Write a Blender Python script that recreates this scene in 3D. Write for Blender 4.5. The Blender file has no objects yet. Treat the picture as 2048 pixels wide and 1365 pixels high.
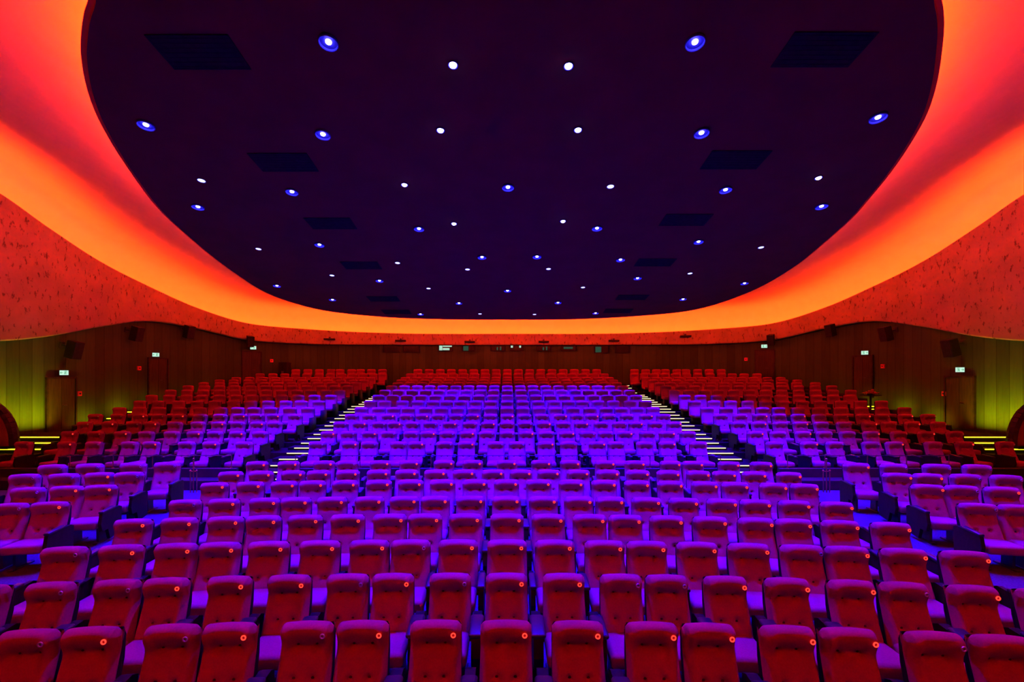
import bpy, bmesh, math, random
from mathutils import Vector, Matrix

random.seed(7)
scn = bpy.context.scene
COL = scn.collection

# ------------------------------------------------------------------ survey
# The hall was measured from the photograph (2048 x 1365).  World: X right, Y away
# from the screen towards the back wall, Z up; the camera stands at X=0, Y=0.
F, PX, PY, HC = 900.0, 1014.0, 750.0, 3.33       # focal px, vanishing point, eye height
def at(px, py, Y):
    return Vector(((px - PX) * Y / F, Y, HC + (PY - py) * Y / F))
CA, CB = 6.5, 0.16                               # dark ceiling plane: z = HC + CA - CB*y
def ceil_z(y): return HC + CA - CB * y
def on_ceiling(px, py):
    Y = CA / ((PY - py) / F + CB)
    return Vector(((px - PX) * Y / F, Y, ceil_z(Y)))

# ------------------------------------------------------------------ materials
def srgb(r, g, b):
    f = lambda c: (c/255/12.92) if c/255 <= .04045 else ((c/255+.055)/1.055)**2.4
    return (f(r), f(g), f(b), 1)
def mat(name, col, rough=.8, metal=0.0, spec=.3, coat=0):
    m = bpy.data.materials.new(name); m.use_nodes = True
    b = m.node_tree.nodes['Principled BSDF']
    b.inputs['Base Color'].default_value = (*col[:3], 1)
    b.inputs['Roughness'].default_value = rough
    b.inputs['Metallic'].default_value = metal
    b.inputs['Specular IOR Level'].default_value = spec
    b.inputs['Coat Weight'].default_value = coat
    return m
def noise_mix(m, c1, c2, scale, vec='Object', stretch=(1, 1, 1), detail=4, lo=.35, hi=.65, bump=0):
    nt = m.node_tree; N = nt.nodes; L = nt.links
    b = N['Principled BSDF']
    tc = N.new('ShaderNodeTexCoord'); mp = N.new('ShaderNodeMapping')
    mp.inputs['Scale'].default_value = stretch
    L.new(tc.outputs[vec], mp.inputs['Vector'])
    n = N.new('ShaderNodeTexNoise'); n.inputs['Scale'].default_value = scale; n.inputs['Detail'].default_value = detail
    L.new(mp.outputs['Vector'], n.inputs['Vector'])
    r = N.new('ShaderNodeValToRGB')
    r.color_ramp.elements[0].position = lo; r.color_ramp.elements[1].position = hi
    r.color_ramp.elements[0].color = (*c1, 1); r.color_ramp.elements[1].color = (*c2, 1)
    L.new(n.outputs['Fac'], r.inputs['Fac']); L.new(r.outputs['Color'], b.inputs['Base Color'])
    if bump:
        bp = N.new('ShaderNodeBump'); bp.inputs['Strength'].default_value = bump; bp.inputs['Distance'].default_value = .01
        L.new(n.outputs['Fac'], bp.inputs['Height']); L.new(bp.outputs['Normal'], b.inputs['Normal'])
    return m
def emis(name, col, strength):
    m = bpy.data.materials.new(name); m.use_nodes = True
    nt = m.node_tree; nt.nodes.clear()
    e = nt.nodes.new('ShaderNodeEmission'); o = nt.nodes.new('ShaderNodeOutputMaterial')
    e.inputs['Color'].default_value = (*col[:3], 1); e.inputs['Strength'].default_value = strength
    nt.links.new(e.outputs[0], o.inputs[0]); return m

RED_LED = (1.0, .031, .010)
M = {}
M['fabric'] = noise_mix(mat('seat_fabric', (.5, .05, .3), .95, spec=.08), (.325, .035, .10), (.365, .04, .115), 60, bump=.15)
M['button'] = noise_mix(mat('button_shade_cloth', (.1, .02, .05), .9, spec=.05), (.07, .010, .03), (.10, .014, .04), 60)  # darker than the seat fabric, stands in for shadow in the dimples
M['plastic'] = noise_mix(mat('dark_plastic', (.02, .02, .03), .6, spec=.1), (.010, .011, .006), (.016, .016, .009), 20)
M['armpad'] = noise_mix(mat('arm_pad', (.1, .1, .12), .45, spec=.4), (.018, .018, .010), (.024, .024, .014), 30)
M['metal'] = noise_mix(mat('black_metal', (.02, .02, .02), .45, spec=.4), (.015, .015, .015), (.03, .03, .03), 15)
M['ring'] = noise_mix(mat('badge_metal', (.9, .85, .85), .3, metal=1), (.85, .82, .8), (.95, .93, .92), 40)
M['carpet'] = noise_mix(mat('carpet', (.1, .1, .12), .97, spec=.05), (.045, .045, .05), (.07, .07, .08), 35, bump=.3)
M['step'] = noise_mix(mat('dark_step_carpet', (.02, .02, .02), .95, spec=.05), (.014, .012, .004), (.026, .022, .008), 35, bump=.3)
M['ledge'] = noise_mix(mat('ledge_paint', (.1, .1, .12), .7, spec=.2), (.018, .018, .010), (.024, .024, .014), 6)
M['cove'] = noise_mix(mat('cove_plaster', (.8, .8, .8), .9, spec=.05), (.79, .70, .18), (.82, .73, .2), 2)
M['disc'] = noise_mix(mat('ceiling_paint', (.03, .02, .05), .9, spec=.05), (.13, .07, .022), (.15, .08, .026), 1.5)
M['rim'] = noise_mix(mat('rim_paint', (.6, .55, .5), .8, spec=.1), (.92, .2, .02), (.95, .22, .024), 3)
M['vent'] = noise_mix(mat('vent_paint', (.01, .01, .015), .8, spec=.1), (.010, .012, .012), (.016, .018, .018), 8)
M['black'] = noise_mix(mat('black_box', (.012, .012, .012), .7, spec=.2), (.004, .005, .004), (.007, .008, .006), 10)
M['brass'] = noise_mix(mat('brass', (.7, .4, .12), .35, metal=1), (.66, .36, .1), (.74, .44, .16), 12)
M['dwood'] = noise_mix(mat('door_wood', (.12, .08, .05), .6, spec=.15), (.026, .026, .01), (.042, .04, .014), 3, stretch=(8, 8, .6))
M['frame'] = noise_mix(mat('door_frame_paint', (.02, .015, .012), .6, spec=.15), (.014, .011, .009), (.026, .02, .015), 6)
M['baffle'] = noise_mix(mat('red_lacquer', (.2, .03, .02), .45, spec=.2), (.22, .05, .04), (.32, .07, .05), 2)
M['alarm'] = noise_mix(mat('alarm_red', (.8, .05, .04), .4, spec=.4), (.75, .05, .04), (.85, .07, .05), 12)
M['leaf'] = noise_mix(mat('red_leaf', (.6, .08, .06), .7, spec=.2), (.5, .06, .05), (.7, .12, .08), 10)
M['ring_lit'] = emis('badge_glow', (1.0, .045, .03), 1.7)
M['glass'] = mat('port_glass', (.006, .008, .008), .25, spec=.08)
M['reflector'] = noise_mix(mat('reflector', (.75, .75, .78), .4, spec=.4), (.72, .72, .75), (.78, .78, .8), 10)
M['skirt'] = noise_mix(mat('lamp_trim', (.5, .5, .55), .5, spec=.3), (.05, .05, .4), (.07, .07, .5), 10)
M['led'] = emis('red_led', RED_LED, 235)
M['led_disc'] = emis('red_led_inner', RED_LED, 330)
M['step_led'] = emis('step_led', (1.0, .86, .42), 1.9)
M['stair_led'] = emis('stair_led', (1.0, .84, .012), 6)
M['lens'] = emis('blue_lens', (.22, .18, 1.0), 45)
M['lens_small'] = emis('blue_lens_small', (.42, .45, 1.0), 3.2)
M['sign_white'] = emis('exit_white', (.62, 1.0, .78), .95)
M['sign_green'] = emis('exit_green', (.02, .40, .16), .8)
M['port_bright'] = emis('booth_light_patch', (.55, .95, .72), .75)
M['port_dim'] = emis('booth_glow', (.10, .30, .18), .22)

# fascia: rough red-lit plaster with vertical pits
def fascia_mat():
    m = mat('pitted_plaster', (.5, .3, .28), .9, spec=.05)
    nt = m.node_tree; N = nt.nodes; L = nt.links; b = N['Principled BSDF']
    uv = N.new('ShaderNodeUVMap')
    mp = N.new('ShaderNodeMapping'); mp.inputs['Scale'].default_value = (1.9, .75, 1); L.new(uv.outputs[0], mp.inputs['Vector'])
    n1 = N.new('ShaderNodeTexNoise'); n1.inputs['Scale'].default_value = 3.6; n1.inputs['Detail'].default_value = 5; n1.inputs['Roughness'].default_value = .65
    L.new(mp.outputs[0], n1.inputs['Vector'])
    r1 = N.new('ShaderNodeValToRGB'); r1.color_ramp.elements[0].position = .565; r1.color_ramp.elements[1].position = .64
    r1.color_ramp.elements[0].color = (1, 1, 1, 1); r1.color_ramp.elements[1].color = (.36, .36, .36, 1)
    L.new(n1.outputs['Fac'], r1.inputs['Fac'])
    n2 = N.new('ShaderNodeTexNoise'); n2.inputs['Scale'].default_value = .9; n2.inputs['Detail'].default_value = 3; L.new(uv.outputs[0], n2.inputs['Vector'])
    r2 = N.new('ShaderNodeValToRGB'); r2.color_ramp.elements[0].position = .3; r2.color_ramp.elements[1].position = .7
    r2.color_ramp.elements[0].color = (.225, .20, .08, 1); r2.color_ramp.elements[1].color = (.30, .25, .11, 1)
    L.new(n2.outputs['Fac'], r2.inputs['Fac'])
    mx = N.new('ShaderNodeMix'); mx.data_type = 'RGBA'; mx.blend_type = 'MULTIPLY'; mx.inputs['Factor'].default_value = 1
    L.new(r2.outputs['Color'], mx.inputs['A']); L.new(r1.outputs['Color'], mx.inputs['B'])
    L.new(mx.outputs['Result'], b.inputs['Base Color'])
    bp = N.new('ShaderNodeBump'); bp.inputs['Strength'].default_value = .5; bp.inputs['Distance'].default_value = .03; bp.invert = True
    L.new(n1.outputs['Fac'], bp.inputs['Height']); L.new(bp.outputs['Normal'], b.inputs['Normal'])
    return m
# lower wall: vertical boards, u = metres along the wall
def plank_mat():
    m = mat('wall_boards', (.25, .2, .08), .65, spec=.1)
    nt = m.node_tree; N = nt.nodes; L = nt.links; b = N['Principled BSDF']
    uv = N.new('ShaderNodeUVMap'); sx = N.new('ShaderNodeSeparateXYZ'); L.new(uv.outputs[0], sx.inputs[0])
    d = N.new('ShaderNodeMath'); d.operation = 'DIVIDE'; d.inputs[1].default_value = .44; L.new(sx.outputs['X'], d.inputs[0])
    fl = N.new('ShaderNodeMath'); fl.operation = 'FLOOR'; L.new(d.outputs[0], fl.inputs[0])
    fr = N.new('ShaderNodeMath'); fr.operation = 'FRACT'; L.new(d.outputs[0], fr.inputs[0])
    wn = N.new('ShaderNodeTexWhiteNoise'); wn.noise_dimensions = '1D'; L.new(fl.outputs[0], wn.inputs['W'])
    r = N.new('ShaderNodeValToRGB')
    r.color_ramp.elements[0].color = (.024, .056, .012, 1); r.color_ramp.elements[1].color = (.036, .086, .02, 1)
    L.new(wn.outputs['Value'], r.inputs['Fac'])
    mp = N.new('ShaderNodeMapping'); mp.inputs['Scale'].default_value = (9, .5, 1); L.new(uv.outputs[0], mp.inputs['Vector'])
    g = N.new('ShaderNodeTexNoise'); g.inputs['Scale'].default_value = 2; g.inputs['Detail'].default_value = 4; L.new(mp.outputs[0], g.inputs['Vector'])
    gr = N.new('ShaderNodeMapRange'); gr.inputs['To Min'].default_value = .7; gr.inputs['To Max'].default_value = 1.25; L.new(g.outputs['Fac'], gr.inputs['Value'])
    gt = N.new('ShaderNodeMath'); gt.operation = 'GREATER_THAN'; gt.inputs[1].default_value = .035; L.new(fr.outputs[0], gt.inputs[0])
    gm = N.new('ShaderNodeMapRange'); gm.inputs['To Min'].default_value = .3; gm.inputs['To Max'].default_value = 1; L.new(gt.outputs[0], gm.inputs['Value'])
    mu = N.new('ShaderNodeMath'); mu.operation = 'MULTIPLY'; L.new(gr.outputs[0], mu.inputs[0]); L.new(gm.outputs[0], mu.inputs[1])
    mx = N.new('ShaderNodeVectorMath'); mx.operation = 'SCALE'
    L.new(r.outputs['Color'], mx.inputs[0]); L.new(mu.outputs[0], mx.inputs['Scale'])
    L.new(mx.outputs[0], b.inputs['Base Color'])
    return m
M['fascia'] = fascia_mat(); M['plank'] = plank_mat()

# ------------------------------------------------------------------ mesh helpers
def link(o, parent=None):
    COL.objects.link(o)
    if parent is not None: o.parent = parent
    return o
def mesh_obj(name, verts, faces, m, parent=None, smooth=False, loc=None, uvs=None):
    me = bpy.data.meshes.new(name); me.from_pydata([tuple(v) for v in verts], [], faces); me.update()
    mats = m if isinstance(m, (list, tuple)) else [m]
    for mm in mats: me.materials.append(mm)
    if smooth: me.polygons.foreach_set('use_smooth', [True]*len(me.polygons))
    if uvs:
        l = me.uv_layers.new(name='UVMap')
        for p in me.polygons:
            for li, vi in zip(p.loop_indices, p.vertices): l.data[li].uv = uvs[vi]
    o = bpy.data.objects.new(name, me)
    if loc is not None: o.location = loc
    return link(o, parent)
def bm_obj(name, bm, m, parent=None, loc=None, smooth=False):
    me = bpy.data.meshes.new(name); bm.normal_update(); bm.to_mesh(me); bm.free()
    mats = m if isinstance(m, (list, tuple)) else [m]
    for mm in mats: me.materials.append(mm)
    if smooth: me.polygons.foreach_set('use_smooth', [True]*len(me.polygons))
    o = bpy.data.objects.new(name, me)
    if loc is not None: o.location = loc
    return link(o, parent)
def add_box(bm, x0, x1, y0, y1, z0, z1, bevel=0, seg=2, mi=0, mtx=None):
    r = bmesh.ops.create_cube(bm, size=1)
    vs = r['verts']
    for v in vs:
        v.co = Vector(((x0+x1)/2 + v.co.x*(x1-x0), (y0+y1)/2 + v.co.y*(y1-y0), (z0+z1)/2 + v.co.z*(z1-z0)))
    fs = {f for v in vs for f in v.link_faces}
    if bevel:
        es = {e for v in vs for e in v.link_edges}
        b = bmesh.ops.bevel(bm, geom=list(es), offset=bevel, segments=seg, affect='EDGES', profile=.5)
        fs = set(b['faces']) | {f for f in fs if f.is_valid}
        vs = list({v for f in fs for v in f.verts})
    for f in fs:
        if f.is_valid: f.material_index = mi
    if mtx is not None:
        for v in vs: v.co = mtx @ v.co
def box_bm(*a, **k):
    bm = bmesh.new(); add_box(bm, *a, **k); return bm
def add_cyl(bm, p0, p1, r, n=10, r2=None, cap=True):
    p0, p1 = Vector(p0), Vector(p1); d = p1-p0
    q = d.to_track_quat('Z', 'Y').to_matrix().to_4x4()
    bmesh.ops.create_cone(bm, cap_ends=cap, segments=n, radius1=r, radius2=r if r2 is None else r2, depth=d.length,
                          matrix=Matrix.Translation((p0+p1)/2) @ q)
def add_lathe(bm, prof, n=20, mtx=None):
    rings = []
    for r, z in prof:
        rings.append([bm.verts.new((r*math.cos(2*math.pi*i/n), r*math.sin(2*math.pi*i/n), z)) for i in range(n)])
    for a, b in zip(rings, rings[1:]):
        for i in range(n): bm.faces.new((a[i], a[(i+1)%n], b[(i+1)%n], b[i]))
    if mtx is not None:
        for rg in rings:
            for v in rg: v.co = mtx @ v.co
def torus_bm(R, r, n=20, k=8):
    bm = bmesh.new(); rings = []
    for i in range(n):
        a = 2*math.pi*i/n
        rings.append([bm.verts.new(((R+r*math.cos(2*math.pi*j/k))*math.cos(a), r*math.sin(2*math.pi*j/k), (R+r*math.cos(2*math.pi*j/k))*math.sin(a))) for j in range(k)])
    for i in range(n):
        for j in range(k):
            bm.faces.new((rings[i][j], rings[i][(j+1)%k], rings[(i+1)%n][(j+1)%k], rings[(i+1)%n][j]))
    return bm
def tag(o, label, cat, group=None, kind=None):
    o['label'] = label; o['category'] = cat
    if group: o['group'] = group
    if kind: o['kind'] = kind
    return o
def empty(name, loc, rz=0):
    o = bpy.data.objects.new(name, None); o.location = loc; o.rotation_euler = (0, 0, rz); o.empty_display_size = .1
    return link(o)
def struct(o): o['kind'] = 'structure'; return o
ORD = ['', 'first', 'second', 'third', 'fourth', 'fifth', 'sixth', 'seventh', 'eighth', 'ninth', 'tenth', 'eleventh', 'twelfth',
       'thirteenth', 'fourteenth', 'fifteenth', 'sixteenth', 'seventeenth', 'eighteenth', 'nineteenth', 'twentieth', 'twenty-first',
       'twenty-second', 'twenty-third', 'twenty-fourth', 'twenty-fifth', 'twenty-sixth', 'twenty-seventh', 'twenty-eighth']

# ------------------------------------------------------------------ hall plan
XC = .2
half = [(0, 30.1, 6.07, 5.33), (-7.9, 30.0, 6.10, 5.33), (-13.5, 29.0, 6.30, 5.33), (-15.9, 27.2, 6.45, 5.45), (-17.25, 24.9, 7.0, 5.88),
        (-17.85, 22.3, 7.67, 5.98), (-17.95, 19.6, 8.29, 5.40), (-17.95, 17.4, 9.04, 4.80), (-17.95, 15.7, 9.70, 4.50), (-17.8, 11, 10.5, 4.35),
        (-16.8, 5, 11.0, 4.3), (-14.5, 0, 11.1, 4.3), (-10.5, -3.5, 11.1, 4.3), (-5, -5.2, 11.1, 4.3), (0, -5.6, 11.1, 4.3)]
ctrl = half + [(-x, y, a, b) for x, y, a, b in half[-2:0:-1]]
def closed_spline(pts, per):
    out = []; n = len(pts)
    for i in range(n):
        p0, p1, p2, p3 = (Vector(pts[(i+k-1) % n]) for k in range(4))
        # centripetal-ish tangents scaled by chord
        d1 = (p2-p1).length; d0 = max((p1-p0).length, 1e-6); d2 = max((p3-p2).length, 1e-6)
        m1 = ((p1-p0)/d0*d1 + (p2-p1))*.5; m2 = ((p2-p1) + (p3-p2)/d2*d1)*.5
        for s in range(per):
            t = s/per
            out.append(p1*(2*t**3-3*t*t+1) + m1*(t**3-2*t*t+t) + p2*(-2*t**3+3*t*t) + m2*(t**3-t*t))
    return out
PATH = closed_spline(ctrl, 10)
PATH = [(p[0]+XC, p[1], p[2], p[3]) for p in PATH]
NP = len(PATH)
NRM = []
for i in range(NP):
    a, b = PATH[i-1], PATH[(i+1) % NP]
    t = Vector((b[0]-a[0], b[1]-a[1])).normalized()
    n = Vector((t.y, -t.x))
    if n.dot(Vector((PATH[i][0]-XC, PATH[i][1]-13))) < 0: n = -n
    NRM.append(n)
def offs(i, o): return PATH[i][0]+NRM[i].x*o, PATH[i][1]+NRM[i].y*o
WOFF = .4
WALL = [offs(i, WOFF) for i in range(NP)]
def wall_hit(path, px):
    """where the sight line through column px meets the plan path: point, tangent (to the right as seen), inward normal"""
    d = Vector(((px-PX)/F, 1.0)); best = None
    for i in range(len(path)):
        a, b = Vector(path[i][:2]), Vector(path[(i+1) % len(path)][:2])
        e = b-a; det = d.x*(-e.y) + e.x*d.y
        if abs(det) < 1e-9: continue
        t = (a.x*(-e.y) + e.x*a.y)/det; u = (d.x*a.y - d.y*a.x)/det
        if 0 <= u <= 1 and t > 5 and (best is None or t < best[0]):
            best = (t, a+e*u, e.normalized())
    t, p, tg = best
    n = Vector((tg.y, -tg.x))
    if n.dot(Vector((XC, 13))-p) < 0: n = -n
    return p, n
def wall_x(y, side):
    xs = [WALL[i][0] for i in range(NP) if abs(WALL[i][1]-y) < .6 and (WALL[i][0]-XC)*side > 0]
    return (min(xs) if side < 0 else max(xs)) if xs else side*10

acc = [0]
for i in range(1, NP+1):
    a, b = WALL[i-1], WALL[i % NP]; acc.append(acc[-1]+math.hypot(a[0]-b[0], a[1]-b[1]))

def strip(name, rows, m, closed=True, smooth=True, uv=True, flip=False):
    """rows: list of rings (each NP points); a grid surface"""
    verts, faces, uvs = [], [], []
    for r in rows:
        for i in range(NP+1):
            verts.append(r[i % NP]); uvs.append((acc[i], r[i % NP][2]))
    w = NP+1
    for k in range(len(rows)-1):
        for i in range(NP):
            f = (k*w+i, k*w+i+1, (k+1)*w+i+1, (k+1)*w+i)
            faces.append(f[::-1] if flip else f)
    return mesh_obj(name, verts, faces, m, smooth=smooth, uvs=uvs if uv else None)

# lower wall, continuous loop of boards, and the pitted band (fascia) that overhangs it
wall = struct(strip('wall_boards', [[(*WALL[i], -.3) for i in range(NP)], [(*WALL[i], PATH[i][3]+.4) for i in range(NP)]], M['plank']))
rows = []
prof = [(WOFF+.05, 0, .10), (.06, 0, .0), (0, 0, .05)]
rows.append([(*offs(i, WOFF+.02), PATH[i][3]+.02) for i in range(NP)])
rows.append([(*offs(i, .05), PATH[i][3]) for i in range(NP)])
rows.append([(*offs(i, .0), PATH[i][3]+.05) for i in range(NP)])
for k in range(1, 9):
    rows.append([(*offs(i, -.0), PATH[i][3]+.05+(PATH[i][2]-PATH[i][3]-.05)*k/8) for i in range(NP)])
rows.append([(*offs(i, .08), PATH[i][2]) for i in range(NP)])
rows.append([(*offs(i, .08), PATH[i][2]-.35) for i in range(NP)])
rows.append([(*offs(i, 1.32), PATH[i][2]-.35) for i in range(NP)])
o = strip('wall_band', rows, M['fascia'], smooth=False); struct(o)

# hanging dark ceiling: edge surveyed on the ceiling plane
left_e = [(1014, 640), (880, 639), (760, 634), (640, 620), (548, 593), (469, 546), (381, 476), (322, 420), (271, 352), (233, 293), (202, 234), (183, 176), (174, 117), (175, 80), (181, 40), (192, 0)]
right_e = [(1868, 0), (1873, 30), (1875, 58), (1871, 117), (1862, 176), (1844, 234), (1812, 293), (1772, 352), (1733, 400), (1705, 433), (1646, 487), (1588, 534), (1500, 584), (1390, 620), (1270, 633), (1150, 639)]
pts = [on_ceiling(*p) for p in left_e]
front = [(-4.9, 5.1), (-3.2, 3.9), (0.1, 3.2), (3.4, 3.9), (5.1, 5.1)]
pts += [Vector((x, y, ceil_z(y))) for x, y in front]
pts += [on_ceiling(*p) for p in right_e]
EDGE = closed_spline([tuple(p) for p in pts], 6)
CEN = Vector((.1, 14.0))
def polar_hit(poly, ang):
    d = Vector((math.cos(ang), math.sin(ang)))
    for i in range(len(poly)):
        a = Vector(poly[i][:2])-CEN; b = Vector(poly[(i+1) % len(poly)][:2])-CEN; e = b-a
        det = d.x*(-e.y)+e.x*d.y
        if abs(det) < 1e-9: continue
        t = (a.x*(-e.y)+e.x*a.y)/det; u = (d.x*a.y-d.y*a.x)/det
        if t > 0 and -1e-6 <= u <= 1+1e-6: return CEN+d*t
    return CEN+d*5
DISC = []
for i in range(NP):
    f = Vector(PATH[i][:2])-CEN
    DISC.append(polar_hit(EDGE, math.atan2(f.y, f.x)))
# ceiling panel
verts = [(p[0], p[1], ceil_z(p[1])) for p in EDGE]; ne = len(verts)
verts += [(p[0], p[1], ceil_z(p[1])+.10) for p in EDGE]
verts += [(CEN.x, CEN.y, ceil_z(CEN.y)), (CEN.x, CEN.y, ceil_z(CEN.y)+.10)]
faces, mi = [], []
for i in range(ne):
    j = (i+1) % ne
    faces.append((i, j, 2*ne)); faces.append((j, i, i+ne, j+ne)); faces.append((ne+j, ne+i, 2*ne+1))
ceiling = struct(mesh_obj('ceiling', verts, faces, [M['disc'], M['rim']]))
for k, p in enumerate(ceiling.data.polygons): p.material_index = 1 if k % 3 else 0
ring_ = []
for i in range(ne):
    a, b = Vector(EDGE[i-1][:2]), Vector(EDGE[(i+1) % ne][:2]); t = (b-a).normalized(); n = Vector((t.y, -t.x))
    if n.dot(Vector(EDGE[i][:2])-CEN) < 0: n = -n
    ring_.append(n)
verts = []
for o_, dz in ((-.03, .035), (.075, .035), (.075, .06), (-.03, .06)):
    verts += [(EDGE[i][0]+ring_[i].x*o_, EDGE[i][1]+ring_[i].y*o_, ceil_z(EDGE[i][1])+dz) for i in range(ne)]
faces = [(k*ne+i, k*ne+(i+1) % ne, ((k+1) % 4)*ne+(i+1) % ne, ((k+1) % 4)*ne+i) for k in range(4) for i in range(ne)]
struct(mesh_obj('ceiling_edge_trim', verts, faces, M['rim']))
# cove shell
rows = []
for o_, dz in [(1.32, -.35), (1.4, .08), (1.37, .48), (1.18, .84), (.82, 1.13), (.32, 1.32), (-.4, 1.4)]:
    rows.append([(*offs(i, o_), PATH[i][2]+dz) for i in range(NP)])
for t in [.12, .25, .4, .55, .7, .85, 1.0, 1.1, 1.25]:
    r = []
    for i in range(NP):
        ax, ay = offs(i, -.4); az = PATH[i][2]+1.4
        d = DISC[i]; bz = ceil_z(d.y)+.85
        h = az+(bz-az)*min(t, 1)
        h += .05*math.sin(math.pi*min(t, 1))
        r.append((ax+(d.x-ax)*t, ay+(d.y-ay)*t, h))
    rows.append(r)
rows.append([(CEN.x, CEN.y, ceil_z(CEN.y)+.9)]*NP)
struct(strip('ceiling_cove', rows, M['cove'], uv=False))
# hidden light strips
def tube(name, pts, r, m, k=6):
    verts, faces = [], []; n = len(pts)
    for i in range(n):
        a, b = Vector(pts[i-1]), Vector(pts[(i+1) % n]); t = (b-a).normalized()
        s = t.cross(Vector((0, 0, 1))).normalized(); u = s.cross(t)
        for j in range(k):
            c = Vector(pts[i])+s*r*math.cos(2*math.pi*j/k)+u*r*math.sin(2*math.pi*j/k); verts.append(c)
    for i in range(n):
        for j in range(k): faces.append((i*k+j, i*k+(j+1) % k, ((i+1) % n)*k+(j+1) % k, ((i+1) % n)*k+j))
    return mesh_obj(name, verts, faces, m, smooth=True)
tag(tube('cove_light_strip', [(*offs(i, .6), PATH[i][2]-.05) for i in range(0, NP, 2)], .04, M['led']),
    'continuous red light strip hidden behind the top edge of the pitted red wall band', 'light strip')
tag(tube('ceiling_light_strip', [(d.x+(CEN.x-d.x)*.03, d.y+(CEN.y-d.y)*.03, ceil_z(d.y)+.2) for d in DISC[::2]], .035, M['led_disc']),
    'continuous red light strip hidden above the rim of the dark oval ceiling', 'light strip')

# ------------------------------------------------------------------ floor
rowY = [0] + [(12.2+j)*1.1 for j in range(1, 15)]
rowy = [0, 883.3, 862.8, 843.8, 828.4, 814.9, 801.6, 790.3, 780, 771.3, 765, 759.5, 754.7, 747.4, 739]
SH = 1.02
rowz = [0]
for j in range(1, 15): rowz.append(HC - (rowy[j]-PY)*rowY[j]/F - SH)
EDGE_D = .8
AX = (-8.02, -6.42); BX = (6.48, 8.06)
verts = [(*WALL[i], 0) for i in range(NP)]
struct(mesh_obj('floor', verts+[(XC, 13, 0)], [(i, (i+1) % NP, NP) for i in range(NP)], M['carpet']))
bm = bmesh.new()
for j in range(1, 15):
    y0 = rowY[j]-EDGE_D; y1 = (rowY[j+1]-EDGE_D) if j < 14 else 30.45
    xl = max(wall_x(y0, -1), wall_x(y1, -1)); xr = min(wall_x(y0, 1), wall_x(y1, 1))
    add_box(bm, xl+.02 if y1 < 26 else xl-.5, xr-.02 if y1 < 26 else xr+.5, y0, y1, -.05, rowz[j])
    for x0, x1 in (AX, BX):                                   # half step in the aisles
        zp = rowz[j-1] if j > 1 else 0
        add_box(bm, x0, x1, y0-.55, y0+.01, -.05, (rowz[j]+zp)/2)
    if j >= 7:
        zp = rowz[j-1]
        add_box(bm, xl+.02, xl+1.4, y0-.55, y0+.01, -.05, (rowz[j]+zp)/2)
        add_box(bm, xr-1.4, xr-.02, y0-.55, y0+.01, -.05, (rowz[j]+zp)/2)
struct(bm_obj('floor_tiers', bm, M['step']))
# ledge and low parapet in front of the rear block
for nm, x0, x1 in (('left', -15.7, -8.05), ('centre', -6.38, 6.44), ('right', 8.1, 16.1)):
    bm = bmesh.new()
    add_box(bm, x0, x1, 13.36, 13.5, 0, .54, bevel=.01, seg=1); add_box(bm, x0, x1, 12.95, 13.37, 0, .28, bevel=.01, seg=1)
    struct(bm_obj('wall_parapet_'+nm, bm, M['ledge']))

# step lights
strips_proto = {}
def step_light(x0, x1, y, z, label, group, m='step_led'):
    o = bm_obj('step_light', box_bm(x0, x1, y-.022, y-.001, z-.03, z-.004), M[m])
    c = Vector(((x0+x1)/2, y, z))
    for v in o.data.vertices: v.co -= c
    o.location = c
    return tag(o, label, 'step light', group)
for nm, (x0, x1) in (('left', AX), ('right', BX)):
    n = 0
    for j in range(1, 15):
        zp = rowz[j-1] if j > 1 else 0
        for z, y in (((rowz[j]+zp)/2, rowY[j]-EDGE_D-.55), (rowz[j], rowY[j]-EDGE_D)):
            n += 1
            step_light(x0+(.24 if j < 10 else .42 if j < 13 else .85), x1-(.06 if j < 10 else .16 if j < 13 else .45), y, z, f'lit yellow strip on the {ORD[n]} step from below in the {nm} aisle', f'step lights in the {nm} aisle')
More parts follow.
